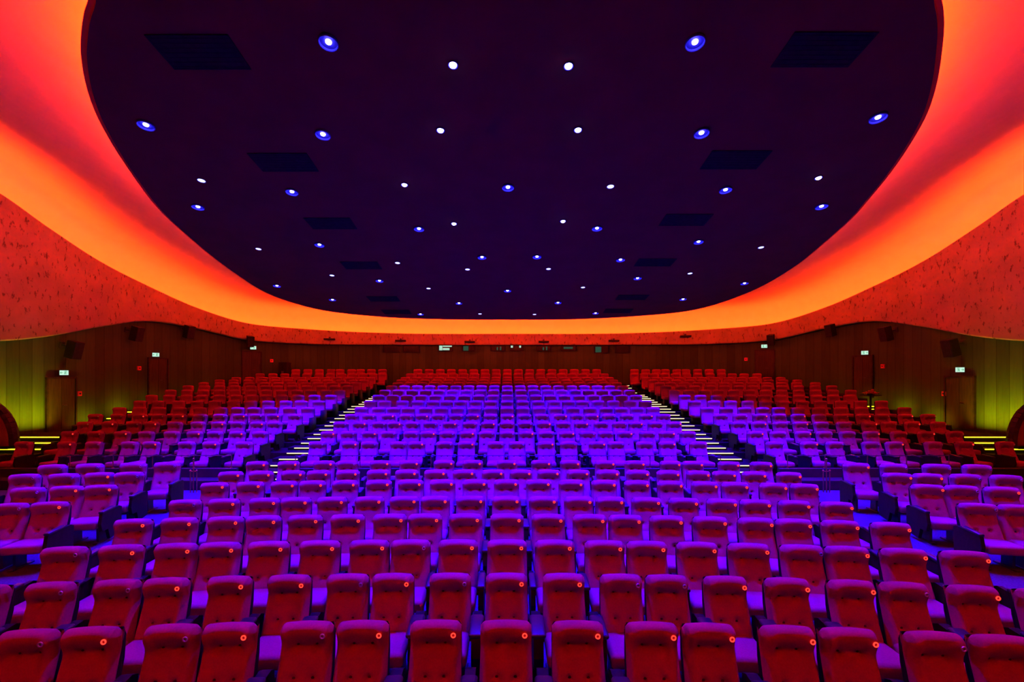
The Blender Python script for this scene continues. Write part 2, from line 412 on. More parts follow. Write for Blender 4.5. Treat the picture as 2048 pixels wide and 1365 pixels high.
# side stairs up to the exits and the side aisles
for nm, s in (('left', -1), ('right', 1)):
    xw = -18.12 if s < 0 else 18.52
    bm = bmesh.new(); n = 0
    a, b = (xw-.15, xw+1.9) if s < 0 else (xw-1.9, xw+.15)
    for k in range(6):
        z = .26+.162*k; y = 14.65+.35*k
        add_box(bm, a, b, y, y+.36 if k < 5 else 19.15, -.05, z)
        n += 1
        la, lb = (xw+.25, b-.05) if s < 0 else (a+.05, xw-.25)
        step_light(la, lb, y, z, f'wide lit yellow strip on the {ORD[n]} stair below the {nm} exit landing', f'stair lights at the {nm} edge', 'stair_led')
    struct(bm_obj('floor_stair_'+nm, bm, M['step']))
    # floor-level wall washer along the landing
    for y0_, ln, zz, pw, up in ((16.4, 2.6, 1.09, 92, 1.45), (19.6, 1.5, rowz[6]+.05, 9, .5), (21.3, 1.5, rowz[8]-.05, 8, .5), (23.2, 1.8, rowz[9]+.02, 4, .4)):
        xx = wall_x(y0_, s)
        La = bpy.data.lights.new('wall_washer', 'AREA'); La.shape = 'RECTANGLE'; La.size = ln; La.size_y = .05
        La.energy = pw; La.color = (1, .56, .003); La.spread = math.radians(95)
        lo = bpy.data.objects.new('wall_washer', La); COL.objects.link(lo)
        lo.location = (xx-s*.75, y0_, zz)
        d = Vector((s*1.0, 0, up)).normalized(); zax = -d; xax = Vector((0, 1, 0)); yax = zax.cross(xax)
        lo.rotation_euler = Matrix((xax, yax, zax)).transposed().to_euler()
    n = 0
    for j in range(7, 13):
        y0 = rowY[j]-EDGE_D
        xx = wall_x(y0, s)
        for z, y in (((rowz[j]+rowz[j-1])/2, y0-.55), (rowz[j], y0)):
            n += 1
            la, lb = (xx+.08, xx+.68) if s < 0 else (xx-.68, xx-.08)
            step_light(la, lb, y, z, f'short lit yellow strip on step {ORD[n]} up along the {nm} side wall', f'step lights along the {nm} wall', 'stair_led')
    # curved balustrade at the frame edge
    prof = []
    R, Hh = 1.5, 1.55
    for i in range(15):
        t = math.pi/2*i/14; prof.append((R*math.cos(t)**.9, Hh*math.sin(t)**.9))
    root = empty('curved_balustrade', (xw-s*.02, 15.15, .95))
    verts = []
    for yy in (-.14, .14):
        verts += [(-s*x, yy, z) for x, z in prof] + [(0, yy, 0)]
    k = len(prof)+1
    faces = [tuple(range(k)), tuple(range(2*k-1, k-1, -1))] + [(i, (i+1) % k, k+(i+1) % k, k+i) for i in range(k)]
    mesh_obj('panel', verts, faces, M['baffle'], root)
    bm = bmesh.new()
    for i in range(len(prof)-1):
        add_cyl(bm, (-s*prof[i][0], 0, prof[i][1]), (-s*prof[i+1][0], 0, prof[i+1][1]), .15, 8)
    bm_obj('rim', bm, M['frame'], root)
    bm = box_bm(min(0, -s*R), max(0, -s*R), -.2, .2, -.1, 0)
    bm_obj('plinth', bm, M['plank'], root)
    tag(root, f'dark red round-topped balustrade at the {nm} edge beside the lit stairs', 'balustrade', 'curved balustrades by the side stairs')

# ------------------------------------------------------------------ cinema seats
def smooth01(t): t = max(0, min(1, t)); return t*t*(3-2*t)
# back profile from seat up over the top and down the rear: (y, z)
PROF = [(-.235, .34), (-.215, .42), (-.185, .50), (-.150, .58), (-.118, .66), (-.092, .73), (-.074, .785), (-.072, .83), (-.088, .88), (-.101, .925),
        (-.102, .965), (-.088, .997), (-.060, 1.017), (-.025, 1.022), (.010, 1.012), (.022, .985)]
def prof_at(t):
    x = t*(len(PROF)-1); i = min(int(x), len(PROF)-2); f = x-i
    p0, p1, p2, p3 = (PROF[max(0, min(len(PROF)-1, i+k-1))] for k in range(4))
    def cr(a, b, c, d): return .5*((2*b)+(-a+c)*f+(2*a-5*b+4*c-d)*f*f+(-a+3*b-3*c+d)*f**3)
    return tuple(cr(p0[k], p1[k], p2[k], p3[k]) for k in (0, 1))
BUTTONS = [(-.36, .80), (.36, .80), (-.36, .555), (.36, .555)]
def back_verts(W, nu, nv, dimples=True):
    verts = []
    for v in range(nv+1):
        y0, z0 = prof_at(v/nv)
        for u in range(nu+1):
            s = math.sin((u/nu*2-1)*math.pi/2)*.6 + (u/nu*2-1)*.4
            hw = W/2*(1.0+.035*(1-smooth01((z0-.34)/.5)))
            x = s*hw
            y, z = y0, z0
            a = abs(s)
            front = 1 if v/nv < .8 else max(0, 1-(v/nv-.8)/.12)
            # side roll and bolsters
            y += front*(.055*smooth01((a-.80)/.20)**1.6)
            bol = math.exp(-((a-.74)/.16)**2)
            y -= front*.016*bol*smooth01((1.0-z0)/.1)
            # head recess only in the middle
            if .74 < z0 < .99:
                y += front*.020*(1-smooth01((a-.45)/.25))*math.exp(-((z0-.815)/(.065 if z0 > .815 else .022))**2)
            # arched top and rounded corners
            top = smooth01((z0-.90)/.11)
            z -= top*(.018*a*a + .034*smooth01((a-.78)/.22)**2)
            if dimples:
                for bu, bz in BUTTONS:
                    d2 = ((x-bu*W/2)/.036)**2 + ((z0-bz)/.033)**2
                    y += front*.050*math.exp(-d2)
            verts.append((x, y, z))
    return verts
def back_mesh(W, nu=34, nv=56, dimples=True):
    v = back_verts(W, nu, nv, dimples); w = nu+1; faces = []
    for j in range(nv):
        for i in range(nu): faces.append((j*w+i, j*w+i+1, (j+1)*w+i+1, (j+1)*w+i))
    n = len(v)
    # rear closing wall: two side skins pulled back to the shell plane
    for side in (0, nu):
        base = len(v)
        for j in range(nv+1):
            x, y, z = v[j*w+side]
            yb = max(y, -.155*max(0, (1.0-z))/.66 + .055)
            v.append((x*.985, yb, z))
        for j in range(nv):
            a, b = j*w+side, (j+1)*w+side
            q = (a, b, base+j+1, base+j)
            faces.append(q if side == 0 else q[::-1])
    return v, faces
def shell_bm(W):
    bm = bmesh.new()
    pts = [(-.16, .30), (-.115, .46), (-.055, .64), (.008, .82), (.028, .955), (.036, .985), (.062, .97), (.065, .90), (.035, .70), (-.03, .50), (-.09, .30)]
    hw = [W/2*1.035, W/2*1.03, W/2*1.02, W/2*1.01, W/2*.99, W/2*.90, W/2*.90, W/2*.97, W/2, W/2*1.02, W/2*1.04]
    L = [bm.verts.new((-h, y, z)) for (y, z), h in zip(pts, hw)]; R = [bm.verts.new((h, y, z)) for (y, z), h in zip(pts, hw)]
    n = len(pts)
    for i in range(n): bm.faces.new((L[i], L[(i+1) % n], R[(i+1) % n], R[i]))
    bm.faces.new(L[::-1]); bm.faces.new(R)
    return bm
def cushion_bm(W, seg=3):
    bm = bmesh.new()
    add_box(bm, -W/2*.99, W/2*.99, -.66, -.17, .30, .455, bevel=.05, seg=seg)
    for v in bm.verts:
        if v.co.z > .40: v.co.z += .02*(1-(v.co.x/(W/2))**2) - .02*(v.co.y+.66)/.5
    return bm
def arm_panel_bm(w=.055):
    bm = bmesh.new()
    pr = [(-.60, .26), (-.64, .40), (-.60, .585), (-.30, .605), (-.10, .615), (-.03, .58), (-.05, .10), (-.38, .06), (-.44, .26)]
    A = [bm.verts.new((-w/2, y, z)) for y, z in pr]; B = [bm.verts.new((w/2, y, z)) for y, z in pr]; n = len(pr)
    for i in range(n): bm.faces.new((A[i], A[(i+1) % n], B[(i+1) % n], B[i]))
    bm.faces.new(A[::-1]); bm.faces.new(B)
    return bm
def arm_pad_bm(w=.085):
    bm = box_bm(-w/2, w/2, -.61, -.24, .585, .635, bevel=.018, seg=2)
    for v in bm.verts: v.co.z += .03*(v.co.y+.61)/.5
    return bm
def leg_bm():
    bm = bmesh.new()
    add_box(bm, -.022, .022, -.46, -.24, .03, .33); add_box(bm, -.045, .045, -.55, -.10, 0, .03, bevel=.008, seg=1)
    return bm
def ring_bm():
    return torus_bm(.0185, .0062, 18, 8)

class SeatKind:
    def __init__(s, W):
        s.W = W
        v, f = back_mesh(W)
        me = bpy.data.meshes.new('backrest'); nf = len(f)
        for bu, bz in BUTTONS:                       # cloth-covered tufting buttons sunk into the dimples, darkened to paint the shade there
            t = min((abs(prof_at(k/200)[1]-bz), k/200) for k in range(150))[1]
            y0 = prof_at(t)[0] + .046 + (.018 if bz > .7 else 0)
            b = len(v)
            for rr, dy in ((.021, .004), (.015, -.006)):
                for k in range(10): v.append((bu*W/2+rr*math.cos(k*math.pi/5), y0+dy, bz+rr*math.sin(k*math.pi/5)))
            v.append((bu*W/2, y0-.009, bz))
            for k in range(10):
                f.append((b+k, b+(k+1) % 10, b+10+(k+1) % 10, b+10+k)); f.append((b+10+k, b+10+(k+1) % 10, b+20))
        me.from_pydata(v, [], f); me.update(); me.materials.append(M['fabric']); me.materials.append(M['button'])
        me.polygons.foreach_set('material_index', [0]*nf+[1]*(len(f)-nf))
        me.polygons.foreach_set('use_smooth', [True]*len(me.polygons)); s.back = me
        def mk(name, bm, m, smooth=False):
            me = bpy.data.meshes.new(name); bm.normal_update(); bm.to_mesh(me); bm.free(); me.materials.append(m)
            if smooth: me.polygons.foreach_set('use_smooth', [True]*len(me.polygons))
            return me
        s.shell = mk('back_shell', shell_bm(W), M['plastic'])
        s.cush = mk('seat_cushion', cushion_bm(W), M['fabric'], True)
        s.arm = mk('armrest', arm_panel_bm(), M['plastic']); s.pad = mk('arm_pad', arm_pad_bm(), M['armpad'], True)
        s.leg = mk('leg', leg_bm(), M['metal']); s.ring = mk('number_badge', ring_bm(), M['ring_lit'], True); s.ring_off = mk('number_badge', ring_bm(), M['ring'], True)
KN, KS, KW = SeatKind(.478), SeatKind(.55), SeatKind(.59)
def part(name, me, parent, loc=(0, 0, 0), rot=None):
    o = bpy.data.objects.new(name, me); o.location = loc
    if rot: o.rotation_euler = rot
    COL.objects.link(o); o.parent = parent; return o
def make_seat(kind, loc, rz, la, ra, label, group, h=1.0, lit=True):
    """la/ra: centre offset of an armrest on that side, or None"""
    r = empty('cinema_seat', loc, rz)
    if h != 1: r.scale = (1, 1, h)
    part('backrest', kind.back, r); part('back_shell', kind.shell, r); part('seat_cushion', kind.cush, r)
    y, z = -.093, .945
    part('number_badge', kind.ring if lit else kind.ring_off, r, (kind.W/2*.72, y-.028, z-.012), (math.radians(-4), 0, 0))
    for sx in (-1, 1): part('leg', kind.leg, r, (sx*kind.W*.36, 0, 0))
    for ax in (la, ra):
        if ax is not None:
            a = part('armrest', kind.arm, r, (ax, 0, 0)); part('arm_pad', kind.pad, a)
            a.scale.x = max(1, min(1.9, (2*(abs(ax)-kind.W/2)-.03)/.085))
    return tag(r, label, 'cinema seat', group)
def relax(xs, W):
    """neighbours may touch but not overlap"""
    xs = list(xs); m = W*1.045
    for _ in range(40):
        for i in range(len(xs)-1):
            g = xs[i+1]-xs[i]
            if g < m: xs[i] -= (m-g)/2; xs[i+1] += (m-g)/2
    return xs
def arms_for(xs, W, i):
    ra = None; la = None; n = len(xs)
    if i == 0: la = -(W/2+.06)
    if i == n-1: ra = W/2+.06
    else:
        gap = xs[i+1]-xs[i]-W
        if gap > .10: ra = W/2+gap/2 if gap < .3 else W/2+.06
    if i > 0 and xs[i]-xs[i-1]-W >= .3: la = -(W/2+.06)
    return la, ra

DIM = {(1, 0), (1, 2), (1, 4), (1, 13), (2, 1), (2, 2), (2, 6), (2, 12), (2, 11), (2, 16), (2, 8), (3, 0), (3, 7), (3, 15), (5, 0), (8, 3)}
front_rows = {
 1: (1245, [52, 178, 340, 456, 612, 724, 871, 1012, 1156, 1305, 1420, 1578, 1701, 1873, 2008], KN, 2.55e-5, .005),
 2: (1149, [-38, 97, 231, 329, 456, 576, 694, 785, 900, 1013, 1128, 1243, 1335, 1453, 1577, 1706, 1811, 1950, 2090], KN, 2.5e-5, .003),
 3: (1081.4, [125, 239, 350, 436, 535, 638, 738, 820, 916, 1014, 1110, 1210, 1295, 1396, 1500, 1606, 1697, 1811, 1934], KS, 2.25e-5, .004),
 4: (1029, [263, 356, 449, 525, 609, 694, 779, 850, 931, 1014, 1097, 1180, 1252, 1335, 1422, 1515, 1589, 1683, 1785], KS, 2.4e-5, .004),
 5: (993.4, [368, 446, 528, 590, 663, 738, 808, 870, 941, 1013, 1087, 1158, 1221, 1294, 1369, 1446, 1513, 1591, 1676], KS, 2.2e-5, .003),
 6: (960, [427, 499, 567, 624, 689, 757, 821, 885, 950, 1013, 1078, 1143, 1209, 1275, 1342, 1411, 1472, 1549, 1611], KS, 2.1e-5, .002),
 7: (940, [460, 521, 585, 636, 695, 756, 813, 871, 928, 986, 1042, 1098, 1157, 1217, 1277, 1338, 1398, 1450, 1510, 1580], KS, 1.5e-5, .001),
 8: (921, [513, 576, 647, 694, 760, 819, 888, 945, 1014, 1083, 1141, 1211, 1271, 1342, 1387, 1459, 1524], KS, 1.2e-5, .001)}
frontY = {1: 4.2, 2: 5.22, 3: 6.29, 4: 7.46, 5: 8.58, 6: 9.82, 7: 10.93, 8: 12.08}
DH = HC-SH                                      # drop from eye to head of a seat on the flat floor
for r in range(1, 9):
    y0, xs_px, kind, ca, cb = front_rows[r]
    Y0 = frontY[r]; P = []
    for px in xs_px:
        py = y0 + ca*(px-1013)**2 + cb*(px-1013)
        Y = Y0*(y0-PY)/(py-PY)
        P.append(((px-PX)*Y/F, Y))
    hs = (HC-(y0-PY)*Y0/F)/SH
    order = 'nearest' if r == 1 else ORD[r]+' nearest'
    X = relax([p[0] for p in P], kind.W); P = [(x, p[1]) for x, p in zip(X, P)]
    n0 = 0
    for i, (x, Y) in enumerate(P):
        la, ra = arms_for(X, kind.W, i)
        n0 += 1
        make_seat(kind, (x, Y+.05, 0), -x/46, la, ra, f'red tufted cinema seat, {ORD[n0]} from left in the {order} centre row', 'cinema seats in the front centre block', h=hs,
                  lit=(r, i) not in DIM)

# side blocks of the front section, rows a (nearest) .. d
side = {'left': [([15, 96], [1008, 1005]), ([53, 136, 194], [976, 973, 971]), ([46, 125, 197, 256], [949, 948, 946, 945]), ([102, 177, 264, 332], [930, 928, 926, 925])],
        'right': [([1962, 2036], [1008, 1011]), ([1860, 1923, 2007], [970, 972, 975]), ([1797, 1858, 1934, 2016], [947, 948, 949, 951]), ([1715, 1790, 1876, 1957], [926.5, 928, 929, 930])]}
for nm, rws in side.items():
    for k, (pxs, pys) in enumerate(rws):
        Y0 = (8.1, 9.25, 10.3, 11.3)[k]
        m = pys[-1] if nm == 'left' else pys[0]
        P = []
        for px, py in zip(pxs, pys):
            Y = Y0*(m-PY)/(py-PY)
            P.append(((px-PX)*Y/F, Y, HC-(py-PY)*Y/F))
        X = relax([p[0] for p in P], KW.W); P = [(x, p[1], p[2]) for x, p in zip(X, P)]
        rown = ['nearest', 'second', 'third', 'farthest'][k]
        for i, (x, Y, zt) in enumerate(P):
            la, ra = arms_for(X, KW.W, i)
            make_seat(KW, (x, Y+.05, 0), -x/46, la, ra, f'purple tufted seat, {ORD[i+1]} from left, {rown} row of the {nm} front side block',
                      f'seats in the {nm} front side block', h=zt/SH, lit=(nm, k, i) in {('left', 0, 1), ('left', 1, 1), ('left', 1, 2), ('left', 2, 2), ('right', 1, 0), ('right', 1, 2), ('right', 2, 0), ('right', 2, 1), ('right', 3, 0)})

# rear block
left = {1: [50, 135, 190.5, 261, 304, 374.5, 423, 489.5], 2: [140.6, 193.4, 246, 294, 345, 390.6, 431, 475.6, 521],
        3: [171, 220, 269, 305, 351, 397, 438, 476, 516.6, 550], 4: [192, 237, 281.5, 319.6, 360, 401, 441, 481, 514.6, 549, 591],
        5: [240, 281, 319.6, 360.6, 401, 442, 476, 508.6, 542, 580, 616], 6: [281, 317, 358, 395, 430, 468, 502, 537, 572, 602.5, 638],
        7: [304, 339, 374, 405, 440, 474, 506, 534, 564.5, 597, 629, 662], 8: [342, 374.5, 408, 440, 471, 503, 534, 564, 595, 622, 652, 680],
        9: [377, 410, 440, 471, 503, 532, 556, 585, 614, 643.6, 670, 696], 10: [408, 440, 468, 500, 530, 557, 584, 612, 636, 664, 692, 711],
        11: [440, 468, 497, 525, 552, 578, 606, 632, 656, 682, 706, 728], 12: [473, 500, 528, 552, 578, 604, 630, 652, 676, 700, 722, 742],
        13: [520.5, 546, 570, 591, 614, 639, 661, 684, 706, 728, 748, 764], 14: [592, 616, 639, 663, 680, 704, 721, 743, 765]}
right = {1: [1548, 1617, 1668, 1740, 1787, 1865, 1926.7, 2008], 2: [1510, 1555, 1605, 1647.5, 1693.6, 1741, 1796, 1850.5, 1908],
         3: [1476, 1517, 1560, 1600, 1641.6, 1687, 1737, 1776, 1822.7, 1875], 4: [1441, 1480, 1520, 1557.4, 1595.5, 1637, 1681, 1725, 1762.6, 1809.5, 1855],
         5: [1414.3, 1452.4, 1489, 1524.5, 1557, 1596, 1636.5, 1680, 1722, 1762.6, 1808], 6: [1389, 1427.5, 1461, 1495, 1530, 1565, 1604, 1640.6, 1681.6, 1721, 1762],
         7: [1369, 1401, 1433, 1465.6, 1500, 1528, 1560, 1596.7, 1632, 1665.5, 1698], 8: [1348.4, 1377.7, 1408.5, 1436, 1467, 1498, 1530, 1563, 1596.7, 1630, 1665.5, 1700.7],
         9: [1332, 1361.6, 1389, 1420, 1448, 1477, 1505, 1532, 1563, 1596.7, 1630, 1662.6], 10: [1319, 1341, 1367.5, 1395, 1421.6, 1448, 1476, 1504, 1532, 1562, 1592, 1630]}
for j in range(11, 15): right[j] = [2034-v for v in left[j]][::-1]
cen = {1: [635.5, 701, 739.5, 798, 833, 890, 933, 992, 1034, 1092, 1137, 1194.5, 1231.7, 1289, 1334, 1396],
       2: [657.7, 697.4, 740, 778, 823, 857, 895, 934.6, 974, 1014.5, 1053, 1093, 1134, 1175, 1211, 1249.6, 1294.5, 1334, 1375],
       3: [682, 720.5, 759, 790, 825.6, 861.5, 900, 940, 977, 1014, 1051, 1088, 1126.5, 1162.5, 1202, 1239, 1271, 1310, 1348],
       4: [704, 738.5, 777, 813, 845, 877, 913, 946, 981, 1015, 1049, 1084, 1121.4, 1153.5, 1184, 1217.6, 1253.5, 1292, 1326.6],
       5: [723, 757.7, 787, 816.7, 851, 883, 915, 949, 981, 1014, 1046, 1079, 1111, 1146, 1180, 1212.5, 1242, 1274, 1306],
       6: [741, 770.5, 805, 836, 866, 893, 921, 951, 982, 1014, 1045, 1076.6, 1108, 1137, 1164, 1196, 1226.6, 1260, 1290.7]}
for j, a, n in ((7, 757, 9), (8, 770, 9), (9, 783.5, 9), (10, 796, 9), (11, 803, 9), (12, 811, 9), (13, 821, 9), (14, 836, 8)):
    cen[j] = [1014.5+(1014.5-a)*k/n for k in range(-n, n+1)]
far_v, far_f, far_m = [], [], []
lo_v, lo_f = back_mesh(KS.W, 8, 12, False)
def lo_extra():
    bm = bmesh.new()
    add_box(bm, -KS.W/2, KS.W/2, -.64, -.18, .30, .46, bevel=.03, seg=1, mi=0)
    add_box(bm, -KS.W/2*1.02, KS.W/2*1.02, .0, .035, .3, .97, mi=1)
    add_box(bm, -KS.W/2*.8, KS.W/2*.8, -.5, -.15, 0, .3, mi=1)
    add_box(bm, KS.W/2+.03, KS.W/2+.09, -.6, -.05, .06, .62, mi=1)
    v = [tuple(x.co) for x in bm.verts]; bm.verts.index_update()
    f = [(tuple(x.index for x in q.verts), q.material_index) for q in bm.faces]; bm.free(); return v, f
ex_v, ex_f = lo_extra()
def far_seat(x, y, z):
    b = len(far_v)
    far_v.extend((x+a, y+c, z+d) for a, c, d in lo_v); far_f.extend(tuple(b+i for i in f) for f in lo_f); far_m.extend([0]*len(lo_f))
    b = len(far_v)
    far_v.extend((x+a, y+c, z+d) for a, c, d in ex_v); far_f.extend(tuple(b+i for i in f) for f, _ in ex_f); far_m.extend(m for _, m in ex_f)
n_single = 0
for j in range(1, 15):
    Y = rowY[j]
    for nm, tab in (('left', left), ('centre', cen), ('right', right)):
        P = relax([(px-PX)*Y/F for px in tab[j]], KS.W)
        for i, x in enumerate(P):
            la, ra = arms_for(P, KS.W, i)
            if j <= 4:
                n_single += 1
                rn = 'first' if j == 1 else ORD[j]
                make_seat(KS, (x, Y, rowz[j]), 0, la, ra, f'violet tufted seat, {ORD[i+1]} from left, {nm} block, {rn} row behind the cross aisle',
                          f'seats in the rear {nm} block', lit=(i*7+j*3) % 5 < 2)
            else: far_seat(x, Y, rowz[j])
o = mesh_obj('rear_seating', far_v, far_f, [M['fabric'], M['plastic']], smooth=True)
o.data.polygons.foreach_set('material_index', far_m)
tag(o, 'upper rows of small violet and red seats rising to the back wall', 'cinema seats', kind='stuff')

# ------------------------------------------------------------------ ceiling downlights and vents
BLUE = (.012, .0, 1.0)
big = [(657, 83), (1390, 83), (292, 249), (646, 268), (1403, 265), (1756, 234), (396, 413), (584, 383), (1016, 374), (1451, 379), (1643, 412), (838, 457), (1194, 456),
       (639, 489), (964, 514), (1074, 513), (1241, 519), (1397, 483), (554, 571), (759, 561), (1275, 556), (1489, 566), (665, 599), (1015, 581), (1366, 598), (918, 606), (1116, 605), (841, 628), (1191, 626)]
mid = [(906, 129), (1137, 131), (881, 260), (1156, 259), (809, 369), (1637, 355), (908, 447), (1126, 442)]
small = [(403, 361), (1221, 373), (517, 498), (795, 526), (1522, 495), (664, 551), (935, 539), (1097, 538), (1380, 547), (857, 577), (1166, 575), (960, 628), (1069, 629)]
slope = math.atan(CB)
TILT = Matrix.Rotation(-slope, 4, 'X')
def light_meshes():
    out = {}
    def lathe(name, prof, m, n=24):
        bm = bmesh.new(); add_lathe(bm, prof, n); me = bpy.data.meshes.new(name); bm.normal_update(); bm.to_mesh(me); bm.free()
        me.materials.append(m); me.polygons.foreach_set('use_smooth', [True]*len(me.polygons)); return me
    out['ring_b'] = lathe('trim_ring', [(.135, 0), (.150, -.004), (.158, -.03), (.150, -.048), (.141, -.044), (.138, -.01), (.135, 0)], M['skirt'])
    out['refl_b'] = lathe('reflector', [(.137, -.006), (.09, -.004), (.05, -.002)], M['skirt'])
    out['lens_b'] = lathe('lens', [(.05, -.004), (.045, -.022), (.025, -.034), (.001, -.036)], M['lens'])
    out['ring_m'] = lathe('trim_ring', [(.07, 0), (.088, -.004), (.088, -.02), (.074, -.022), (.064, -.006)], M['skirt'])
    out['lens_m'] = lathe('lens', [(.064, -.006), (.056, -.03), (.03, -.048), (.001, -.05)], M['lens'])
    out['ring_s'] = lathe('trim_ring', [(.085, 0), (.10, -.004), (.10, -.014), (.088, -.014), (.082, -.004)], M['skirt'])
    out['lens_s'] = lathe('lens', [(.082, -.006), (.05, -.012), (.001, -.014)], M['lens_small'])
    return out
LM = light_meshes()
LOFF = []
allp = [(p, 'b') for p in big] + [(p, 'm') for p in mid] + [(p, 's') for p in small]
allp.sort(key=lambda q: (q[0][1], q[0][0]))
# rows of lamps for their labels
rows_l, cur = [], []
for q in allp:
    if cur and q[0][1]-cur[0][0][1] > 12: rows_l.append(cur); cur = []
    cur.append(q)
rows_l.append(cur)
for ri, rw in enumerate(rows_l):
    rw.sort(key=lambda q: q[0][0])
    for ci, ((px, py), t) in enumerate(rw):
        p = on_ceiling(px, py)
        root = empty('ceiling_downlight', p); root.rotation_euler = (-slope, 0, 0)
        part('trim_ring', LM['ring_'+t], root)
        if t == 'b': part('reflector', LM['refl_b'], root)
        part('lens', LM['lens_'+t], root)
        word = {'b': 'wide blue downlight', 'm': 'bright blue downlight', 's': 'small blue downlight'}[t]
        tag(root, f'{word}, {ORD[ci+1]} from left in the {ORD[ri+1]} ceiling row from the top', 'ceiling light', 'downlights in the dark ceiling')
        L = bpy.data.lights.new('downlight_beam', 'SPOT'); L.energy = {'b': 1500, 'm': 1500, 's': 1300}[t]*(6.2+.24*(p.y-7))
        L.color = BLUE; wide_ = abs(p.x) > 4.5 and p.y < 15
        if p.y < 9.3: L.energy *= .72
        L.spot_size = math.radians(86 if wide_ else 62); L.spot_blend = .8 if wide_ else .55; L.shadow_soft_size = .09
        lo = bpy.data.objects.new('downlight_beam', L); lo.location = (0, 0, -.08); COL.objects.link(lo); lo.parent = root
        lo.rotation_euler = (slope, 0, 0)

vents_l = [(400, 105), (568, 325), (662, 447), (723, 531), (767, 598), (793, 624)]
vents_r = [(1645, 100), (1470, 320), (1371, 440), (1310, 525), (1264, 595), (1236, 622)]
def vent_mesh():
    bm = bmesh.new()
    add_box(bm, -.64, .64, -.31, .31, -.012, .01); return bm
vm = vent_mesh(); vme = bpy.data.meshes.new('grille'); vm.to_mesh(vme); vm.free(); vme.materials.append(M['vent'])
fm = bmesh.new()
for a in ((-.66, .66, -.33, -.30), (-.66, .66, .30, .33), (-.66, -.63, -.33, .33), (.63, .66, -.33, .33)): add_box(fm, a[0], a[1], a[2], a[3], -.016, .01)
for k in range(7): add_box(fm, -.63, .63, -.27+k*.09-.006, -.27+k*.09+.006, -.016, .0)
fme = bpy.data.meshes.new('vent_frame'); fm.to_mesh(fme); fm.free(); fme.materials.append(M['vent'])
for nm, vs in (('left', vents_l), ('right', vents_r)):
    for k, (px, py) in enumerate(vs):
        root = empty('ceiling_vent', on_ceiling(px, py)); root.rotation_euler = (-slope, 0, 0)
        part('grille', vme, root); part('vent_frame', fme, root)
        tag(root, f'dark rectangular ceiling panel, {ORD[k+1]} from the top in the {nm} line', 'ceiling vent', f'ceiling panels in the {nm} line')

# ------------------------------------------------------------------ things on the walls
def wall_frame(px, path=None, out=0.0):
    p, n = wall_hit(path or WALL, px)
    p = p + n*out
    rz = math.atan2(n.x, -n.y)     # local -Y faces into the hall
    return p, rz
def zat(py, Y): return HC+(PY-py)*Y/F
def speaker_meshes():
    bm = bmesh.new()
    add_box(bm, -.2, .2, -.22, .18, -.34, .34, bevel=.02)
    for v in bm.verts:
        if v.co.y > .05: v.co.x *= .8
    c = bm
    g = box_bm(-.185, .185, -.232, -.218, -.325, .325, bevel=.006, seg=1)
    b = bmesh.new()
    add_box(b, -.03, .03, .15, .50, .05, .11); add_box(b, -.09, .09, .48, .52, -.05, .2)
    return c, g, b
sm = []
for nmx, bmx, mm in zip(('cabinet', 'front_grille', 'bracket'), speaker_meshes(), (M['black'], M['vent'], M['metal'])):
    me = bpy.data.meshes.new(nmx); bmx.normal_update(); bmx.to_mesh(me); bmx.free(); me.materials.append(mm); sm.append((nmx, me))
spk = {'left': [(122, 700, 1.05), (252, 668, 1.0), (363, 664, 1.0), (494, 683, .95)], 'right': [(1928, 696, 1.05), (1793, 668, 1.0), (1676, 661, .95), (1548, 680, .95)]}
for nm, lst in spk.items():
    for k, (px, py, sc) in enumerate(lst):
        p, rz = wall_frame(px, out=.5)
        root = empty('wall_speaker', (p.x, p.y, zat(py, p.y)), rz)
        root.rotation_euler = (math.radians(14), 0, rz); root.scale = (sc, 1, sc)
        for nn, me in sm: part(nn, me, root)
        tag(root, f'black box loudspeaker on the {nm} wall below the red band, {ORD[k+1]} from the front', 'loudspeaker', 'loudspeakers under the red wall band')

# doors
dn = 0
door_px = [(121, 755, 1.13, 'l'), (315, 716, 1.0, 'l'), (503, 703, 1.0, 'l'), (1530, 700, 1.0, 'r'), (1727, 711, 1.0, 'r'), (1921, 752, 1.13, 'r')]
for px, pyt, wd, s in door_px:
    dn += 1
    p, rz = wall_frame(px, out=.02)
    zt = zat(pyt, p.y)
    root = struct(empty(f'door_{dn}', (p.x, p.y, zt-2.15), rz))
    w = wd/2
    bm = bmesh.new()
    add_box(bm, -w, w, -.03, .03, 0, 2.08)
    bm_obj('door_leaf', bm, M['dwood'], root)
    bm = bmesh.new()
    add_box(bm, -w-.06, -w, -.07, .05, 0, 2.14); add_box(bm, w, w+.06, -.07, .05, 0, 2.14); add_box(bm, -w-.06, w+.06, -.07, .05, 2.08, 2.15)
    add_box(bm, -.008, .008, -.036, .0, 0, 2.08)
    bm_obj('door_frame', bm, M['frame'], root)
    bm = bmesh.new(); add_cyl(bm, (w*.1, -.06, 1.0), (w*.1+.14, -.06, 1.0), .012, 8); add_cyl(bm, (w*.1, -.06, 1.0), (w*.1, -.02, 1.0), .012, 8)
    bm_obj('door_handle', bm, M['metal'], root)

